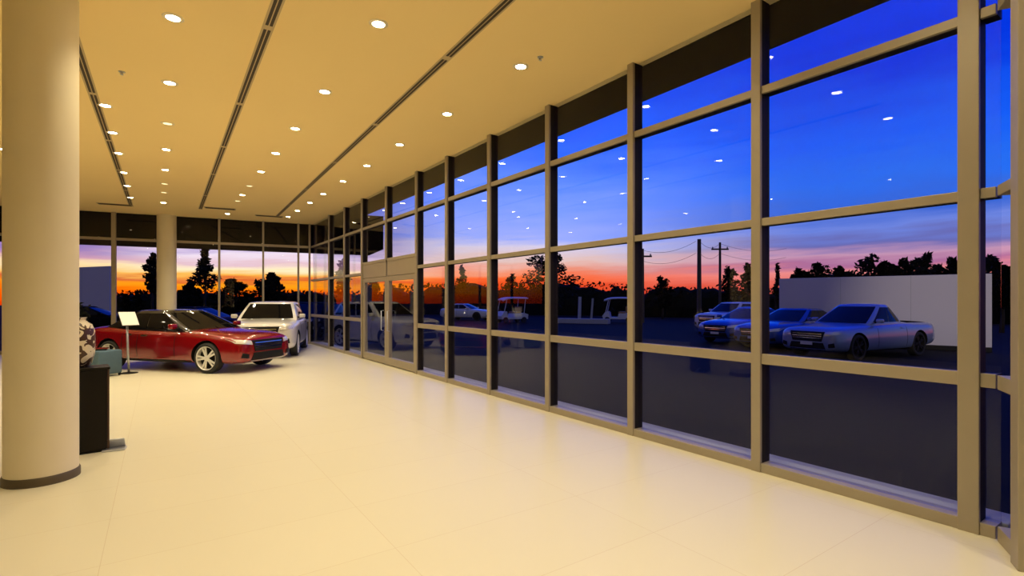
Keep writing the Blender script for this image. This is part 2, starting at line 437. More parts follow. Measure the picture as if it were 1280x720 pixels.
def car(name, label, spec, paint, loc, heading, rim=None, roof_mat=None, group=None, cat='car', detail=True, wheels_up=0.0):
    rim = rim or M['alloy']
    root = thing(name, label, cat, loc, heading, group)
    st = spec['st']; r = spec['r']; wbx = spec['wb']
    # ---- body loft
    def sec(x, w, zb, zt):
        h = zt - zb
        half = [(0, zb), (.55 * w, zb), (.86 * w, zb + .01), (.955 * w, zb + .07), (.995 * w, zb + .25 * h), (w, zb + .48 * h), (.982 * w, zb + .68 * h), (.955 * w, zb + .85 * h), (.86 * w, zb + .965 * h), (.55 * w, zt + .008), (0, zt + .022)]
        return [Vector((x, y, z)) for y, z in half] + [Vector((x, -y, z)) for y, z in half[-2:0:-1]]
    bm = bmesh.new()
    rings = [[bm.verts.new(p) for p in sec(*s)] for s in st]
    n = len(rings[0])
    for A, B in zip(rings, rings[1:]):
        for k in range(n): bm.faces.new((A[k], A[(k + 1) % n], B[(k + 1) % n], B[k]))
    bm.faces.new(rings[0]); bm.faces.new(rings[-1][::-1])
    body = build('body', bm, [paint, M['dark']], root, True)
    md = body.modifiers.new('s', 'SUBSURF'); md.levels = 2; md.render_levels = 2
    apply_mods(body)
    bmv = bmesh.new(); bmv.from_mesh(body.data); bvh = BVHTree.FromBMesh(bmv); bmv.free()
    # wheel arches (and load bed) cut out
    bm = bmesh.new()
    for sx in (1, -1):
        for sy in (1, -1):
            lathe(bm, [(r + .055, .60), (r + .055, 1.2)], 40, Matrix.Translation((sx * wbx, 0, r)) @ Matrix.Rotation(-sy * PI / 2, 4, 'X'))
    if 'bed' in spec: box(bm, spec['bed'][1], spec['bed'][0], -.74, .74, .80, 1.4)
    for f in bm.faces: f.material_index = 1
    cut = build('cutter', bm, [M['dark'], M['dark']], root)
    md = body.modifiers.new('b', 'BOOLEAN'); md.operation = 'DIFFERENCE'; md.object = cut; md.solver = 'EXACT'
    apply_mods(body)
    bpy.data.objects.remove(cut)
    body.data.set_sharp_from_angle(angle=.7)
    # ---- greenhouse
    xf, xr, wb_, zb_ = spec['belt']; rf, rr, wr_, zr_ = spec['roof']
    def ring(s):
        x0, x1 = xf + (rf - xf) * s, xr + (rr - xr) * s
        w = wb_ + (wr_ - wb_) * max(0, s) ** 1.25; z = zb_ + (zr_ - zb_) * s
        bow = .16 - .05 * s
        P = []
        for k in range(9):
            y = w * (-1 + k / 4) * .97; P.append(Vector((x0 - bow * (y / w) ** 2, y, z)))
        for k in range(1, 12):
            f = k / 12; x = (x0 - bow) + ((x1 + bow * .7) - (x0 - bow)) * f
            P.append(Vector((x, w * (1 - .10 * max(0, (f - .55) / .45) ** 2), z)))
        for k in range(9):
            y = w * .9 * (1 - k / 4); P.append(Vector((x1 + bow * .7 * (y / w) ** 2, y, z)))
        for k in range(11, 0, -1):
            f = k / 12; x = (x0 - bow) + ((x1 + bow * .7) - (x0 - bow)) * f
            P.append(Vector((x, -w * (1 - .10 * max(0, (f - .55) / .45) ** 2), z)))
        return P
    N = len(ring(0)); cen = Vector(((xf + xr) / 2, 0, zb_))
    bm = bmesh.new()
    lev = [-.12, 0, .25, .5, .75, .93, 1.0]
    rg = [[bm.verts.new(p) for p in ring(s)] for s in lev]
    rc = Vector(((rf + rr) / 2, 0, zr_))
    for f, dz in ((.93, .022), (.75, .038), (.4, .05)):
        rg.append([bm.verts.new(Vector((rc.x + (p.x - rc.x) * f, p.y * f, zr_ + dz))) for p in ring(1)])
    for A, B in zip(rg, rg[1:]):
        for k in range(N): bm.faces.new((A[k], A[(k + 1) % N], B[(k + 1) % N], B[k]))
    bm.faces.new(rg[-1]); bm.faces.new(rg[0][::-1])
    build('cabin', bm, roof_mat or paint, root, .9)
    def win(nm, k0, k1, s0, s1, material=M['carglass'], off=.007, ins=(.0, .0), nk=6, ns=4):
        bm = bmesh.new(); G = []
        def P(k, s):
            a = ring(s); k = k % N; i = int(k); f = k - i
            return a[i % N].lerp(a[(i + 1) % N], f)
        for j in range(ns + 1):
            s = s0 + (s1 - s0) * j / ns; row = []
            for i in range(nk + 1):
                kk0 = k0 + ins[0] * j / ns; kk1 = k1 - ins[1] * j / ns
                k = kk0 + (kk1 - kk0) * i / nk
                p = P(k, s); du = P(k + .05, s) - P(k - .05, s); dv = P(k, min(1, s + .02)) - P(k, s - .02)
                nn = du.cross(dv).normalized()
                if nn.dot(p - (cen + Vector((0, 0, .1)))) < 0: nn = -nn
                row.append(bm.verts.new(p + nn * off))
            G.append(row)
        for A, B in zip(G, G[1:]):
            for i in range(nk): bm.faces.new((A[i], A[i + 1], B[i + 1], B[i]))
        return build(nm, bm, material, root, True)
    win('windshield', .45, 7.55, .04, .93, nk=10)
    win('rear_window', 20.6, 27.4, .12, .9, nk=10)
    p1, p2 = spec['pillars']
    def kx(x, side):   # perimeter index on the side for a given x at mid height
        x0, x1 = xf + (rf - xf) * .5, xr + (rr - xr) * .5; bow = .135
        f = (x - (x0 - bow)) / ((x1 + bow * .7) - (x0 - bow)); return 8 + 12 * f if side > 0 else N - 12 * f
    single = 'bed' in spec
    for side in (1, -1):
        ks = sorted([kx((xf + rf) / 2 - .26, side), kx(p1 - .38, side)]); 
        mid = kx((rf + rr) / 2, side)
        a = 8.6 if side > 0 else N - .6; e = 19.3 if side > 0 else N - 11.3
        g = .22 if side > 0 else -.22
        q = (e - a)
        cut2 = .80 if not single else 1.0
        segs = [(a, a + q * .44), (a + q * .44 + g, a + q * .80), (a + q * .80 + g, e)] if not single else [(a, a + q * .52), (a + q * .52 + g, e)]
        for j, (k0, k1) in enumerate(segs):
            win('side_window', min(k0, k1), max(k0, k1), .1, .9)
    # ---- conforming patches
    def patch(nm, corners, axis, material, off=.006, nu=8, nv=4, parent=root, skirt=.02):
        bm = bmesh.new(); G = []
        d = {'f': Vector((-1, 0, 0)), 'r': Vector((1, 0, 0)), 'l': Vector((0, -1, 0)), 'R': Vector((0, 1, 0))}[axis]
        for j in range(nv + 1):
            row = []
            for i in range(nu + 1):
                u, v = i / nu, j / nv
                a = [corners[0][c] * (1 - u) * (1 - v) + corners[1][c] * u * (1 - v) + corners[2][c] * u * v + corners[3][c] * (1 - u) * v for c in (0, 1)]
                o = Vector((0, a[0], a[1])) - d * 4 if axis in 'fr' else Vector((a[0], 0, a[1])) - d * 4
                h, nn, _, _ = bvh.ray_cast(o, d)
                if h is None: h = o + d * (4 - st[0][0] + .1) if axis in 'fr' else o + d * 3.15; nn = -d
                row.append(h - d * off)
            G.append(row)
        V = [[bm.verts.new(p) for p in row] for row in G]
        for A, B in zip(V, V[1:]):
            for i in range(nu): bm.faces.new((A[i], A[i + 1], B[i + 1], B[i]))
        loop = V[0] + [r_[-1] for r_ in V[1:]] + V[-1][-2::-1] + [r_[0] for r_ in V[-2:0:-1]]
        low = [bm.verts.new(v.co + d * skirt) for v in loop]
        for i in range(len(loop)):
            j = (i + 1) % len(loop); bm.faces.new((loop[i], loop[j], low[j], low[i]))
        return build(nm, bm, material, parent, .7)
    zt = lerp_st(st, st[1][0])[3]; zb = st[1][2]; sl = spec.get('lamp', .0)
    h = zt - zb
    wN = st[1][1]
    gr = patch('grille', [(-.42, zb + .46 * h), (.42, zb + .46 * h), (.50, zb + .93 * h), (-.50, zb + .93 * h)], 'f', M['dark'], .012)
    for q in (.60, .70, .80): patch('grille_bar', [(-.42, zb + q * h), (.42, zb + q * h), (.425, zb + (q + .035) * h), (-.425, zb + (q + .035) * h)], 'f', M['chrome'], .02, 8, 1, gr)
    patch('lower_intake', [(-.52, zb + .10 * h), (.52, zb + .10 * h), (.46, zb + .40 * h), (-.46, zb + .40 * h)], 'f', M['dark'], .012)
    patch('bumper_trim', [(-.5, zb + .03 * h), (.5, zb + .03 * h), (.52, zb + .075 * h), (-.52, zb + .075 * h)], 'f', M['chrome'], .016, 8, 1)
    if not detail: patch('license_plate', [(-.17, zb + .28 * h), (.17, zb + .28 * h), (.17, zb + .44 * h), (-.17, zb + .44 * h)], 'f', M['plate'], .03, 4, 2)
    for sy in (1, -1):
        patch('headlight', [(sy * .50, zb + .74 * h), (sy * .81, zb + .82 * h), (sy * .83, zb + 1.0 * h), (sy * .52, zb + .92 * h)], 'f', M['lamp'], .012)
        patch('fog_light', [(sy * .60, zb + .18 * h), (sy * .76, zb + .22 * h), (sy * .74, zb + .42 * h), (sy * .60, zb + .36 * h)], 'f', M['dark'], .010, 4, 3)
        ztr = st[-2][3]
        patch('tail_light', [(sy * .48, ztr - .25), (sy * .76, ztr - .25), (sy * .76, ztr - .09), (sy * .46, ztr - .12)], 'r', M['taillamp'], .012)
        ax = 'l' if sy > 0 else 'R'
        # door seams, sill, crease, handles
        seams = [(spec['belt'][0] - .38), (rf + rr) / 2 - .02, -wbx + .42] if not single else [spec['belt'][0] - .36, -.78]
        for xs in seams:
            zt_ = lerp_st(st, xs)[3]
            patch('door_seam', [(xs, .34), (xs - .012, .34), (xs - .022, zt_ - .03), (xs - .010, zt_ - .03)], ax, M['dark'], .003, 1, 10, skirt=.004)
        patch('sill_trim', [(wbx - r - .1, .215), (-wbx + r + .1, .215), (-wbx + r + .1, .27), (wbx - r - .1, .27)], ax, M['dark'], .008, 12, 2)
        for xs in [s_ + .1 for s_ in seams[1:]]:
            zt_ = lerp_st(st, xs)[3]
            patch('door_handle', [(xs, zt_ - .17), (xs + .18, zt_ - .165), (xs + .18, zt_ - .135), (xs, zt_ - .14)], ax, M['chrome'] if detail else paint, .03, 4, 2)
        # mirror
        bm = bmesh.new(); mx_ = xf - .42
        box(bm, mx_ - .04, mx_ + .08, sy * .93 - .085, sy * .93 + .085, zb_ + .035, zb_ + .15, bevel=.03)
        mi = build('wing_mirror', bm, paint, root, .8)
        bm = bmesh.new(); tube(bm, [(mx_ + .02, sy * .74, zb_ + .03), (mx_ + .03, sy * .86, zb_ + .06)], .025); build('mirror_arm', bm, M['dark'], mi, True)
    for sx in (1, -1):
        for sy in (1, -1):
            wv = make_wheel(r, rim, root); wv.location = (sx * wbx, sy * (.905 - .115), r); wv.rotation_euler.z = 0 if sy > 0 else PI
    return root

GZ = -.05      # ground outside
D = math.radians
car('red_sedan', 'glossy red sedan parked across the showroom floor, front turned to the right', SEDAN, M['red'], (.62, 14.6, 0), D(-49), roof_mat=M['blackpaint'])
def facing(p, extra=0):
    """heading that points from p back to the camera, turned by extra degrees"""
    return math.atan2(-p.y, -p.x) + D(extra)
car('white_crossover', 'white crossover car parked nose out in the far right showroom corner', SUV, M['whitepaint'], (2.9, 17.3, 0), D(-108))
p = at(256, 21.5); car('black_coupe', 'low black car outside the far glass, just behind the red sedan roof', COUPE, M['dullblack'], (p.x, p.y, GZ), D(-40), detail=False)
# outdoors
car('silver_pickup', 'pale silver pickup with load bed parked before the white wall outside', UTE, M['silver_skytint'], (17.3, 6.75, GZ), D(171.5), rim=M['dark'], cat='pickup truck', detail=False)
car('skytint_sedan', 'dark sedan, sky blue painted in, parked just behind the pale silver pickup', SEDAN, M['skytint_paint'], (18.5, 9.3, GZ), D(176), rim=M['dark'], detail=False)
car('skytint_coupe', 'low dark car, sky blue painted in, seen across the middle mullion outside, nose left', COUPE, M['skytint_paint'], (19.6, 11.6, GZ), D(180), rim=M['dark'], detail=False)
p = at(916, 27); car('white_suv', 'white fronted car parked outside beyond the low sky-tinted car', SUV, M['whitepaint'], (p.x, p.y, GZ), D(176), rim=M['dark'], detail=False)
p = at(392, 22.5); car('black_suv', 'black car parked outside the far right showroom corner', SUV, M['dullblack'], (p.x, p.y, GZ), facing(p, -25), rim=M['dark'], detail=False)
p = at(346, 28); car('black_wagon', 'black car outside behind the white crossover, only its roof showing', SUV, M['dullblack'], (p.x, p.y, GZ + .02), facing(p, -60), rim=M['dark'], detail=False)
p = at(118, 24.5); car('dark_car', 'black car outside the far left glass, behind the red sedan tail', SEDAN, M['dullblack'], (p.x, p.y, GZ), facing(p, 70), rim=M['dark'], detail=False)
p = at(584, 43); car('white_sedan', 'small white car parked far away outside near the glass doors', SEDAN, M['whitepaint'], (p.x, p.y, GZ), facing(p, 60), rim=M['dark'], detail=False)

# ------------------------------------------------------------------ things on the floor at the left
p = at(112, 5.45)
pz = .895
t = thing('display_pedestal', 'tall black pedestal with brown edge behind the thick column', 'pedestal', (p.x, p.y, 0), .12)
bm = bx(-.15, .14, -.15, .15, .03, pz - .025, bevel=.006); build('cabinet', bm, M['blackwood'], t)
build('edge_panel', bx(.14, .158, -.15, .15, .03, pz - .025, bevel=.003), M['woodedge'], t)
build('pedestal_top', bx(-.165, .165, -.165, .165, pz - .025, pz, bevel=.004), M['blackwood'], t)
build('plinth', bx(-.13, .13, -.13, .13, 0, .03), M['dark'], t)
pj = at(97, 5.45)
t = thing('patterned_jar', 'brown and cream patterned jar with dark foliage standing on the black pedestal', 'jar', (pj.x, pj.y, pz))
bm = bmesh.new(); lathe(bm, [(.085, 0), (.12, .03), (.145, .14), (.15, .28), (.145, .38), (.12, .45), (.075, .485), (.07, .51), (.085, .525), (.075, .525), (.06, .51)], 40); build('jar_body', bm, M['jar'], t, True)
bm = bmesh.new()
for k in range(60):
    a = rnd.uniform(0, 2 * PI); rr_ = rnd.uniform(0, .10); z = rnd.uniform(.5, .68); s = .03
    c = Vector((rr_ * math.cos(a), rr_ * math.sin(a), z)); ax = Vector((rnd.gauss(0, 1), rnd.gauss(0, 1), rnd.gauss(0, 1))).normalized(); b_ = ax.orthogonal().normalized()
    bm.faces.new([bm.verts.new(c + ax * s), bm.verts.new(c + b_ * s * .5), bm.verts.new(c - ax * s), bm.verts.new(c - b_ * s * .5)])
for k in range(9):
    a = 2 * PI * k / 9; tube(bm, [(0.02 * math.cos(a), .02 * math.sin(a), .3), (.05 * math.cos(a), .05 * math.sin(a), .62)], .004, 5)
build('foliage', bm, M['leaf'], t)
p = at(143, 5.48)
t = thing('floor_outlet', 'small steel floor outlet with raised flap beside the black pedestal', 'floor outlet', (p.x, p.y, 0), -YAW + .5)
build('base_plate', bx(-.10, .10, -.07, .07, 0, .018, bevel=.005), M['steel'], t)
build('flap', bx(-.09, .09, -.005, .005, 0, .13, Matrix.Translation((0, .06, .018)) @ Matrix.Rotation(D(38), 4, 'X'), .003), M['steel'], t)
bm = bmesh.new(); tube(bm, [(-.08, 0, .01), (-.12, .0, .06), (-.10, .02, .13)], .010, 8); build('hinge_arm', bm, M['dark'], t, True)
# blue-grey ottoman with two magazines
p = at(126, 10.8)
t = thing('ottoman', 'blue grey cube ottoman standing by the tail of the red sedan', 'ottoman', (p.x, p.y, 0), -YAW - .2)
build('cushion', bx(-.26, .26, -.26, .26, .05, .55, bevel=.03), M['bluefab'], t, .8)
for sx in (-1, 1):
    for sy in (-1, 1):
        bm = bmesh.new(); lathe(bm, [(.02, 0), (.028, .055)], 14, Matrix.Translation((sx * .22, sy * .22, 0))); build('leg', bm, M['dark'], t)
tag(build('magazine', bx(-.15, .15, -.11, .11, 0, .03, bevel=.004), M['dark'], loc=(p.x - .05, p.y - .02, .55)), 'dark magazine pile lying on the blue grey ottoman', 'magazine')
tag(build('magazine', bx(-.13, .13, -.09, .09, 0, .02, bevel=.004), M['taillamp'], loc=(p.x + .0, p.y, .58)), 'red magazine lying on top of the dark ones', 'magazine')
# placard stand
p = at(161, 11.25)
t = thing('placard_stand', 'white tilted information placard on a slim post beside the red sedan', 'sign stand', (p.x, p.y, 0), -YAW + .95)
bm = bmesh.new(); lathe(bm, [(.17, 0), (.17, .012), (.03, .03), (.02, .04)], 32); build('base', bm, M['dark'], t, .6)
bm = bmesh.new(); tube(bm, [(0, 0, .03), (-.02, 0, .6), (-.03, .0, 1.06)], .022, 12); build('post', bm, M['steel'], t, True)
mt = Matrix.Translation((0, 0, 1.2)) @ Matrix.Rotation(D(-42), 4, 'X')
build('placard', bx(-.155, .155, -.006, .006, -.19, .19, mt, .003), M['paper'], t)
build('placard_back', bx(-.165, .165, .006, .02, -.2, .2, mt, .003), M['dark'], t)

# ------------------------------------------------------------------ outdoors
bm = bmesh.new()
box(bm, -150, 150, -60, 240, GZ - .3, GZ)
struct(build('ground', bm, M['asphalt']), 'dark asphalt car park outside the glass', 'ground')
struct(build('trim_40', bx(GX + .09, GX + .34, RET, 19.6, GZ, .07, bevel=.01), M['concrete']))
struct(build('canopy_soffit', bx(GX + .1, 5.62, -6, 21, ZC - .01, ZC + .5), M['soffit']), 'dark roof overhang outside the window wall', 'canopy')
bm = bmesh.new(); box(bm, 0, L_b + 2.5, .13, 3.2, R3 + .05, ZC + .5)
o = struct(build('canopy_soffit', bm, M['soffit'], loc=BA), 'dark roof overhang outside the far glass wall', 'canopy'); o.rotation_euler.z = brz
def out_wall(name, pa, pb, h, label, panels):
    d = pb - pa; L = d.length
    t = thing(name, label, 'wall', (pa.x, pa.y, GZ), math.atan2(d.y, d.x)); t['kind'] = 'structure'
    build('wall_panel', bx(0, L, 0, .25, 0, h, bevel=.01), M['outwall'], t)
    for k in range(1, panels): build('joint', bx(L * k / panels - .006, L * k / panels + .006, -.004, .01, .0, h - .01), M['concrete'], t)
    build('footing', bx(0, L, -.06, .3, 0, .16, bevel=.01), M['dark'], t)
out_wall('wall_outside', at(974, 20.0), at(1240, 16.2), 2.45 - GZ, 'long white wall standing behind the silver pickup', 3)
out_wall('wall_far', at(70, 31), at(137, 29), 3.6, 'pale wall outside the far left glass', 2)
pa, pb = at(696, 37), at(760, 35.5); d = pb - pa
o = tag(build('kerb_block', bx(0, d.length, 0, .8, 0, .35, bevel=.02), M['concrete'], loc=(pa.x, pa.y, GZ)), 'low pale concrete kerb block far out in the car park', 'kerb'); o.rotation_euler.z = math.atan2(d.y, d.x)

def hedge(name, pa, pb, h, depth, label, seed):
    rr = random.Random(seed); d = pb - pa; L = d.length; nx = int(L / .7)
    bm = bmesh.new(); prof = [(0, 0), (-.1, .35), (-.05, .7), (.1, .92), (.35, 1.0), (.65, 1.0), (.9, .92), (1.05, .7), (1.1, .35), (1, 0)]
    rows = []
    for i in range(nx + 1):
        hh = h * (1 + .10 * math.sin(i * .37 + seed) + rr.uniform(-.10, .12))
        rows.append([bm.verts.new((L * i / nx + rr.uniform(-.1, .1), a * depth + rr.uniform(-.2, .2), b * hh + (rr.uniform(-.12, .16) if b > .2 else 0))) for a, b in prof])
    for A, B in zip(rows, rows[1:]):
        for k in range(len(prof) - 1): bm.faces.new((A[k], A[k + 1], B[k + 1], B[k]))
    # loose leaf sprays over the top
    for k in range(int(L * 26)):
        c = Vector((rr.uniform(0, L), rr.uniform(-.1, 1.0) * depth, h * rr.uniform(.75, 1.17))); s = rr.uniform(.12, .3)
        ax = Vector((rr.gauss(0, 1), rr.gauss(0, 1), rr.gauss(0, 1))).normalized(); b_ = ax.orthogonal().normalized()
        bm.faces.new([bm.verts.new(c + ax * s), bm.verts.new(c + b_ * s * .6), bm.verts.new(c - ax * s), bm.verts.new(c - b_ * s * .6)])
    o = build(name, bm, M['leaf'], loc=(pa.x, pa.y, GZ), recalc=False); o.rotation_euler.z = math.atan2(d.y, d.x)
    tag(o, label, 'hedge', None, 'stuff')
hedge('hedge', at(478, 62), at(788, 55), 3.1, 2.5, 'dark continuous hedge along the far side of the car park', 3)
hedge('hedge', at(796, 51), at(1000, 46), 2.5, 2.5, 'dark hedge behind the parked cars, left of the white wall', 5)
hedge('hedge', at(1000, 41), at(1290, 35), 3.15, 2.0, 'dark undergrowth showing above the white wall', 7)
hedge('hedge', at(60, 48), at(480, 52), 2.2, 2.5, 'dark bushes along the horizon behind the far glass wall', 9)

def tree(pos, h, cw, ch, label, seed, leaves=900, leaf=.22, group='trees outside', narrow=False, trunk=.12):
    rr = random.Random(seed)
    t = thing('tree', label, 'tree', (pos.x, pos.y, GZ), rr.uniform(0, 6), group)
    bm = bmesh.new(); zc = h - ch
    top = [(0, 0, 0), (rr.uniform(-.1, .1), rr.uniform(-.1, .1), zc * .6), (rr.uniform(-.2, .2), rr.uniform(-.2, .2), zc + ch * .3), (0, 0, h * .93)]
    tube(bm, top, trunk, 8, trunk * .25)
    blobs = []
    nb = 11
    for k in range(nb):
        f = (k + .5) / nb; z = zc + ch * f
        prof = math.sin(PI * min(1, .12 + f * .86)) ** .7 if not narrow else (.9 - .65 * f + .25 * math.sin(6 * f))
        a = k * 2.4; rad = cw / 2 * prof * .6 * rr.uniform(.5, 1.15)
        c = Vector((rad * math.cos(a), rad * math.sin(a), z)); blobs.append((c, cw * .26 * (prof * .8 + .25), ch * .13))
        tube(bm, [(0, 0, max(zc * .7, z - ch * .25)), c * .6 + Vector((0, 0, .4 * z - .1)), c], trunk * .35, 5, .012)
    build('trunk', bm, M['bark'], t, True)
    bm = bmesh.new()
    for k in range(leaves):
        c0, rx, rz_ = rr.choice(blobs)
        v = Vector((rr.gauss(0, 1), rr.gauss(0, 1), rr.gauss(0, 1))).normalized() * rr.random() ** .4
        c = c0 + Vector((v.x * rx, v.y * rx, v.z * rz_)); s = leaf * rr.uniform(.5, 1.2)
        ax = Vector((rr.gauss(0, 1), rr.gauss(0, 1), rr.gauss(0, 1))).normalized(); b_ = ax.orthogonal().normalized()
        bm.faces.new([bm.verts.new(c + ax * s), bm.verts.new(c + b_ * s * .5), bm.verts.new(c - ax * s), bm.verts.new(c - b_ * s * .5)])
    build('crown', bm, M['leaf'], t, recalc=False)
    return t
def tree_px(px, depth, ytop, wpx, label, seed, chf=.6, **k):
    h = EYE + (HORIZON - ytop) * depth / FPX - GZ; tree(at(px, depth), h, wpx * depth / FPX, h * chf, label, seed, **k)
# seen through the far glass wall
tree_px(256, 44, 309, 34, 'tall dark tree between the slim far column and the next mullion', 21, .55, narrow=True, leaves=1300)
tree_px(192, 44, 321, 26, 'dark tree half hidden by the slim far column', 22, .55, leaves=900)
tree_px(238, 40, 356, 34, 'low dark bushy tree right of the slim far column', 23, .8, leaves=900)
tree_px(292, 40, 352, 52, 'wide dark bushy tree left of the white crossover', 24, .8, leaves=1300)
tree_px(338, 42, 344, 44, 'dense flat topped dark tree above the white crossover roof', 25, .8, leaves=1600)
tree_px(172, 46, 365, 14, 'small pointed dark tree above the roof of the red sedan', 26, .8, narrow=True, leaves=400)
tree_px(158, 46, 369, 12, 'small dark tree just right of the far left mullion', 27, .8, leaves=400)
# through the window wall
tree_px(428, 44, 325, 26, 'dark tree seen left of the glass doors', 28, .6, leaves=700)
tree_px(466, 42, 342, 20, 'dark tree seen through the left glass door', 29, .6, leaves=600)
tree_px(578, 50, 334, 26, 'sparse dark tree alone above the hedge, right of the glass doors', 30, .6, leaves=450, narrow=True)
tree_px(684, 45, 319, 86, 'large round dark tree behind the golf cart', 31, .78, leaves=2200)
tree_px(640, 47, 345, 26, 'smaller dark tree just left of the large round one', 32, .7, leaves=500)
tree_px(828, 46, 348, 28, 'low rounded dark tree between the two left power poles', 33, .7, leaves=600)
tree_px(912, 44, 336, 30, 'dark tree right of the thin power pole', 34, .7, leaves=800)
tree_px(936, 44, 332, 26, 'dark tree half behind the mullion left of the white wall', 35, .7, leaves=800)
tree_px(972, 40, 330, 12, 'thin spindly dark tree at the left end of the white wall', 36, .7, leaves=180, narrow=True)
for i, (px, yt, wp) in enumerate([(1000, 338, 22), (1024, 332, 34), (1052, 337, 30), (1086, 322, 34), (1108, 330, 26), (1130, 326, 24), (1156, 321, 24), (1176, 334, 22), (1192, 326, 22), (1236, 322, 30), (1252, 330, 26)]):
    tree_px(px, (26, 30)[i % 2], yt, wp * 1.6, 'dark tree above the white wall, %s from its left end' % (ORD + ['eleventh'])[i], 40 + i, .62, leaves=1000, leaf=.16, group='trees behind the white wall')

# power poles and wires
def pole(px, depth, ytop, r, label, arm=True):
    h = EYE + (HORIZON - ytop) * depth / FPX - GZ; p = at(px, depth, GZ)
    t = thing('utility_pole', label, 'utility pole', p, -YAW, 'poles in the car park')
    bm = bmesh.new(); tube(bm, [(0, 0, 0), (0, 0, h / 2), (0, 0, h)], r, 12, r * .75); build('pole_shaft', bm, M['polewood'], t, .7)
    if arm:
        build('crossarm', bx(-.7, .7, -.05, .05, h - .62, h - .5, bevel=.01), M['polewood'], t)
        for x in (-.6, 0, .6):
            bm = bmesh.new(); lathe(bm, [(.04, h - .5), (.06, h - .44), (.03, h - .36)], 10, Matrix.Translation((x, 0, 0))); build('insulator', bm, M['concrete'], t)
    return p + Vector((0, 0, h)), t
q1 = pole(874, 34, 299, .16, 'thick bare power pole beyond the white fronted car', False)
q2 = pole(900, 42, 303, .12, 'thin power pole standing behind the thick one')
q3 = pole(803, 38, 311, .15, 'power pole close beside the mullion, farthest left of three')
for j, (a, b) in enumerate(((q3, q1), (q1, q2), (q2, (at(985, 46, q2[0].z), None)))):
    a, pole_a = a; b = b[0]
    inv = Matrix.Translation(pole_a.location).inverted(); inv = Matrix.Rotation(YAW, 4, 'Z') @ inv
    b = b + (a - b).normalized() * .25
    for dz in (-.1, -.9):
        bm = bmesh.new()
        pts = [inv @ (a.lerp(b, i / 12) + Vector((0, 0, dz - 1.2 * (1 - (2 * i / 12 - 1) ** 2) * .35))) for i in range(13)]
        tube(bm, pts, .011, 5)
        build('wire', bm, M['dark'], pole_a)

for px, dep, yt, r, tilt, lb in ((724, 38, 371, .13, .04, 'pale leaning post standing behind the kerb block'), (739, 44, 373, .10, .10, 'thinner pale post leaning behind the kerb block')):
    p = at(px, dep, GZ); h = EYE + (HORIZON - yt) * dep / FPX - GZ
    bm = bmesh.new(); tube(bm, [(0, 0, 0), (tilt * h / 2, 0, h / 2), (tilt * h, 0, h)], r, 10, r * .9)
    lathe(bm, [(r * 1.6, 0), (r * 1.6, .06)], 12); o = build('post', bm, M['concrete'], loc=p); tag(o, lb, 'post')

def golf_cart(px, depth, head, label):
    p = at(px, depth, GZ); t = thing('golf_cart', label, 'golf cart', p, head, 'golf carts in the car park')
    # local x forward
    bm = bmesh.new(); prism_side(bm, [(-1.05, .28), (1.1, .28), (1.18, .5), (.95, .82), (.7, .85), (.62, .42), (.05, .4), (.0, .68), (-.75, .72), (-1.08, .62)], -.56, .56); build('body', bm, M['cartwhite'], t)
    build('seat', bx(-.5, .02, -.52, .52, .70, .82, bevel=.04), M['tan'], t); build('seat_back', bx(-.6, -.5, -.52, .52, .82, 1.2, bevel=.03), M['tan'], t)
    bm = bmesh.new(); n = 10; R_ = []
    for i in range(n + 1):
        x = -1.05 + 2.1 * i / n; z = 1.82 - .16 * max(0, x / 1.05) ** 3 - .02 * (x / 1.05) ** 2
        R_.append([bm.verts.new((x, y, z + dz - .05 * abs(y / .6) ** 3)) for y, dz in ((-.6, 0), (-.6, .07), (-.3, .09), (.3, .09), (.6, .07), (.6, 0), (.3, .02), (-.3, .02))])
    for A, B in zip(R_, R_[1:]):
        for k in range(8): bm.faces.new((A[k], A[(k + 1) % 8], B[(k + 1) % 8], B[k]))
    bm.faces.new(R_[0]); bm.faces.new(R_[-1][::-1]); build('roof', bm, M['cartwhite'], t)
    for sy in (-.54, .54):
        bm = bmesh.new(); tube(bm, [(.92, sy, .82), (.72, sy, 1.72)], .03); build('roof_post', bm, M['cartwhite'], t)
        bm = bmesh.new(); tube(bm, [(-.72, sy, .7), (-.85, sy, 1.8)], .03); build('roof_post', bm, M['cartwhite'], t)
    bm = bmesh.new(); tube(bm, [(.66, .25, .8), (.42, .25, 1.0)], .02); lathe(bm, [(.17, -.012), (.19, 0), (.17, .012), (.15, 0), (.17, -.012)], 20, Matrix.Translation((.42, .25, 1.0)) @ Matrix.Rotation(-.9, 4, 'Y'), cap=False); build('steering_wheel', bm, M['dark'], t)
    for sx in (.82, -.72):
        for sy in (-.5, .5):
            bm = bmesh.new(); lathe(bm, [(.1, -.08), (.2, -.09), (.22, -.05), (.22, .05), (.2, .09), (.1, .08)], 20, Matrix.Translation((sx, sy, .22)) @ Matrix.Rotation(PI / 2, 4, 'X')); build('wheel', bm, M['rubber'], t, .7)
def prism_side(bm, poly, y0, y1):
    a = [bm.verts.new((x, y0, z)) for x, z in poly]; b = [bm.verts.new((x, y1, z)) for x, z in poly]
    n = len(poly); bm.faces.new(a); bm.faces.new(b[::-1])
    for i in range(n): bm.faces.new((a[i], a[(i + 1) % n], b[(i + 1) % n], b[i]))
golf_cart(640, 38, D(180) - YAW + .5, 'white roofed golf cart standing before the large round tree')
golf_cart(774, 38, D(180) - YAW - .3, 'white roofed golf cart at the right end of the kerb block')

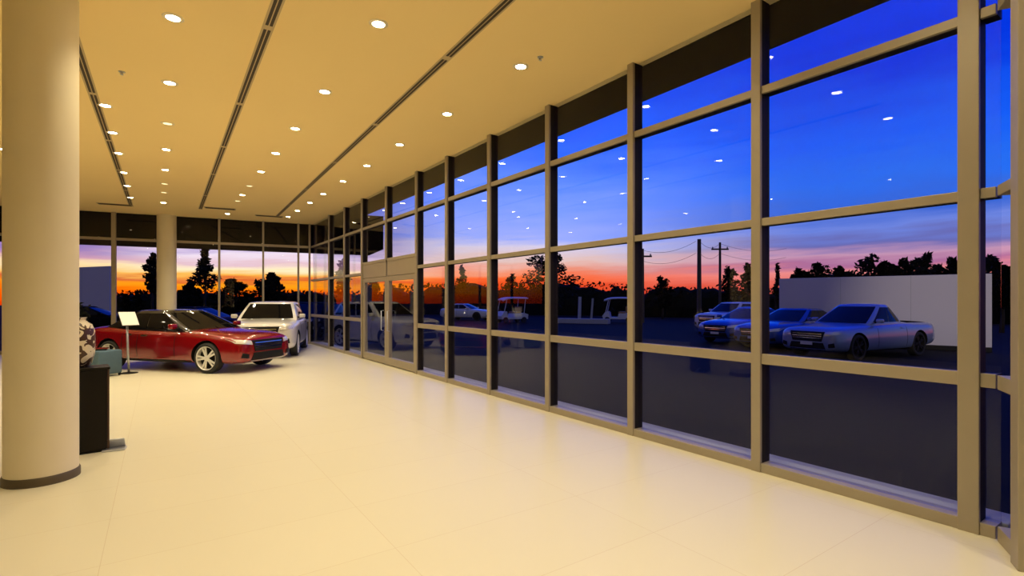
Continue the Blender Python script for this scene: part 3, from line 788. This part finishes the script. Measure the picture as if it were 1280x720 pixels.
# a floodlight on the building lights the white wall
p0, p1 = Vector((5.9, -.6, 4.75)), Vector((21.2, 5.2, 1.6))
t = thing('floodlight', 'floodlight on the roof edge shining on the white wall outside', 'floodlight', p0)
t.rotation_euler = (p1 - p0).to_track_quat('-Z', 'Y').to_euler()
build('housing', bx(-.16, .16, -.11, .11, .0, .09, bevel=.012), M['dark'], t)
build('lens', bx(-.14, .14, -.09, .09, -.012, .0, bevel=.004), M['lens'], t)
bm = bmesh.new(); tube(bm, [(0, .1, .08), (0, .16, .16), (0, .16, .4)], .02); build('bracket', bm, M['steel'], t, True)
FL = bpy.data.lights.new('flood_beam', 'SPOT'); FL.energy = 2600; FL.color = (1, .82, .66); FL.spot_size = math.radians(27); FL.spot_blend = 1; FL.shadow_soft_size = .12
lo = bpy.data.objects.new('bulb', FL); COL.objects.link(lo); lo.parent = t; lo.location = (0, 0, -.05)

# ------------------------------------------------------------------ sky
wd = bpy.data.worlds.new('dusk_sky'); scn.world = wd; wd.use_nodes = True
nt = wd.node_tree; nt.nodes.clear(); N = nt.nodes.new; LK = nt.links.new
out = N('ShaderNodeOutputWorld'); bg = N('ShaderNodeBackground'); LK(bg.outputs[0], out.inputs[0])
tc = N('ShaderNodeTexCoord'); sp = N('ShaderNodeSeparateXYZ'); LK(tc.outputs['Generated'], sp.inputs[0])
def mth(op, a, b=None, c=None):
    n = N('ShaderNodeMath'); n.operation = op
    for i, v in enumerate((a, b, c)):
        if v is None: continue
        if isinstance(v, (int, float)): n.inputs[i].default_value = v
        else: LK(v, n.inputs[i])
    return n.outputs[0]
el = mth('MULTIPLY', mth('ARCSINE', sp.outputs['Z']), 180 / PI)
az = mth('MULTIPLY', mth('ARCTAN2', sp.outputs['X'], sp.outputs['Y']), 180 / PI)
cv = N('ShaderNodeCombineXYZ'); LK(mth('MULTIPLY', az, .09), cv.inputs[0]); LK(mth('ADD', mth('MULTIPLY', el, 1.1), mth('MULTIPLY', az, -.04)), cv.inputs[1])
n1 = N('ShaderNodeTexNoise'); n1.inputs['Scale'].default_value = .8; n1.inputs['Detail'].default_value = 4; n1.inputs['Roughness'].default_value = .55; LK(cv.outputs[0], n1.inputs['Vector'])
cv2 = N('ShaderNodeCombineXYZ'); LK(mth('MULTIPLY', az, .05), cv2.inputs[0]); LK(mth('MULTIPLY', el, .18), cv2.inputs[1]); cv2.inputs[2].default_value = 4.2
n2 = N('ShaderNodeTexNoise'); n2.inputs['Scale'].default_value = 1.3; n2.inputs['Detail'].default_value = 5; LK(cv2.outputs[0], n2.inputs['Vector'])
warp = mth('MULTIPLY', mth('SUBTRACT', n1.outputs['Fac'], .5), mth('ADD', 2.2, mth('MULTIPLY', el, .16)))
elw = mth('ADD', el, mth('ADD', warp, mth('MULTIPLY', mth('SUBTRACT', n2.outputs['Fac'], .5), mth('MULTIPLY', el, .45))))
fac = mth('DIVIDE', elw, 40.0)
def ramp(stops):
    cr = N('ShaderNodeValToRGB'); e = cr.color_ramp.elements
    e[0].position = stops[0][0] / 40; e[0].color = (*s2l(stops[0][1]), 1); e[1].position = stops[-1][0] / 40; e[1].color = (*s2l(stops[-1][1]), 1)
    for p_, c in stops[1:-1]:
        x = e.new(p_ / 40); x.color = (*s2l(c), 1)
    LK(fac, cr.inputs[0]); return cr.outputs[0]
ra = ramp([(0, (235, 70, 0)), (.8, (255, 105, 0)), (1.5, (255, 160, 20)), (1.9, (215, 90, 45)), (2.3, (255, 180, 70)), (3.0, (255, 232, 185)), (3.6, (225, 185, 190)), (4.4, (235, 215, 225)), (5.2, (165, 140, 195)), (6.3, (105, 90, 165)), (9, (70, 90, 190)), (16, (30, 60, 170)), (28, (5, 60, 215)), (40, (0, 45, 180))])
ra2 = ramp([(0, (225, 60, 0)), (.8, (255, 100, 0)), (1.6, (255, 150, 20)), (2.0, (200, 80, 50)), (2.4, (255, 190, 90)), (3.0, (250, 215, 160)), (3.7, (205, 150, 165)), (4.6, (150, 120, 175)), (5.6, (105, 90, 165)), (8, (70, 62, 140)), (16, (30, 60, 170)), (40, (0, 45, 180))])
rb = ramp([(0, (200, 45, 15)), (1.4, (225, 62, 22)), (2.6, (248, 100, 46)), (3.3, (236, 140, 108)), (4.4, (226, 188, 176)), (5.8, (214, 200, 218)), (7.2, (150, 165, 240)), (10, (118, 150, 255)), (13, (82, 130, 255)), (17, (30, 98, 252)), (24, (0, 70, 232)), (40, (0, 45, 180))])
rc_ = ramp([(0, (170, 60, 50)), (1.6, (214, 88, 72)), (2.6, (228, 135, 130)), (3.4, (165, 100, 140)), (4.2, (190, 140, 165)), (5.2, (100, 100, 165)), (6.4, (105, 125, 205)), (8, (55, 95, 195)), (11, (35, 100, 220)), (15, (20, 85, 225)), (22, (4, 48, 205)), (28, (0, 55, 220)), (40, (0, 45, 180))])
def smooth(v, a, b):
    m = N('ShaderNodeMapRange'); m.interpolation_type = 'SMOOTHSTEP'; m.inputs['From Min'].default_value = a; m.inputs['From Max'].default_value = b; LK(v, m.inputs['Value']); return m.outputs[0]
def mix(f, a, b):
    m = N('ShaderNodeMix'); m.data_type = 'RGBA'; LK(f, m.inputs[0]); LK(a, m.inputs[6]); LK(b, m.inputs[7]); return m.outputs[2]
c1 = mix(smooth(az, 14, 30), mix(smooth(az, -6, 3), ra2, ra), rb); c2 = mix(smooth(az, 38, 66), c1, rc_)
# behind the viewer and to the far left the dusk is plain dark blue
dk = N('ShaderNodeRGB'); dk.outputs[0].default_value = (.10, .10, .17, 1)
aa = mth('ABSOLUTE', mth('SUBTRACT', az, 30)); c3 = mix(smooth(aa, 70, 130), c2, dk.outputs[0])
gd = N('ShaderNodeRGB'); gd.outputs[0].default_value = (.006, .006, .010, 1)
c4 = mix(smooth(el, -1.0, -.2), gd.outputs[0], c3)
LK(c4, bg.inputs['Color']); bg.inputs['Strength'].default_value = 1.24

# ------------------------------------------------------------------ render look
vs = scn.view_settings
vs.view_transform = 'Standard'; vs.look = 'None'; vs.exposure = 0.0; vs.gamma = 1.0; vs.use_curve_mapping = False
scn.cycles.transparent_max_bounces = 24; scn.cycles.max_bounces = 8; scn.cycles.diffuse_bounces = 5; scn.cycles.glossy_bounces = 4
scn.cycles.sample_clamp_indirect = 6.0
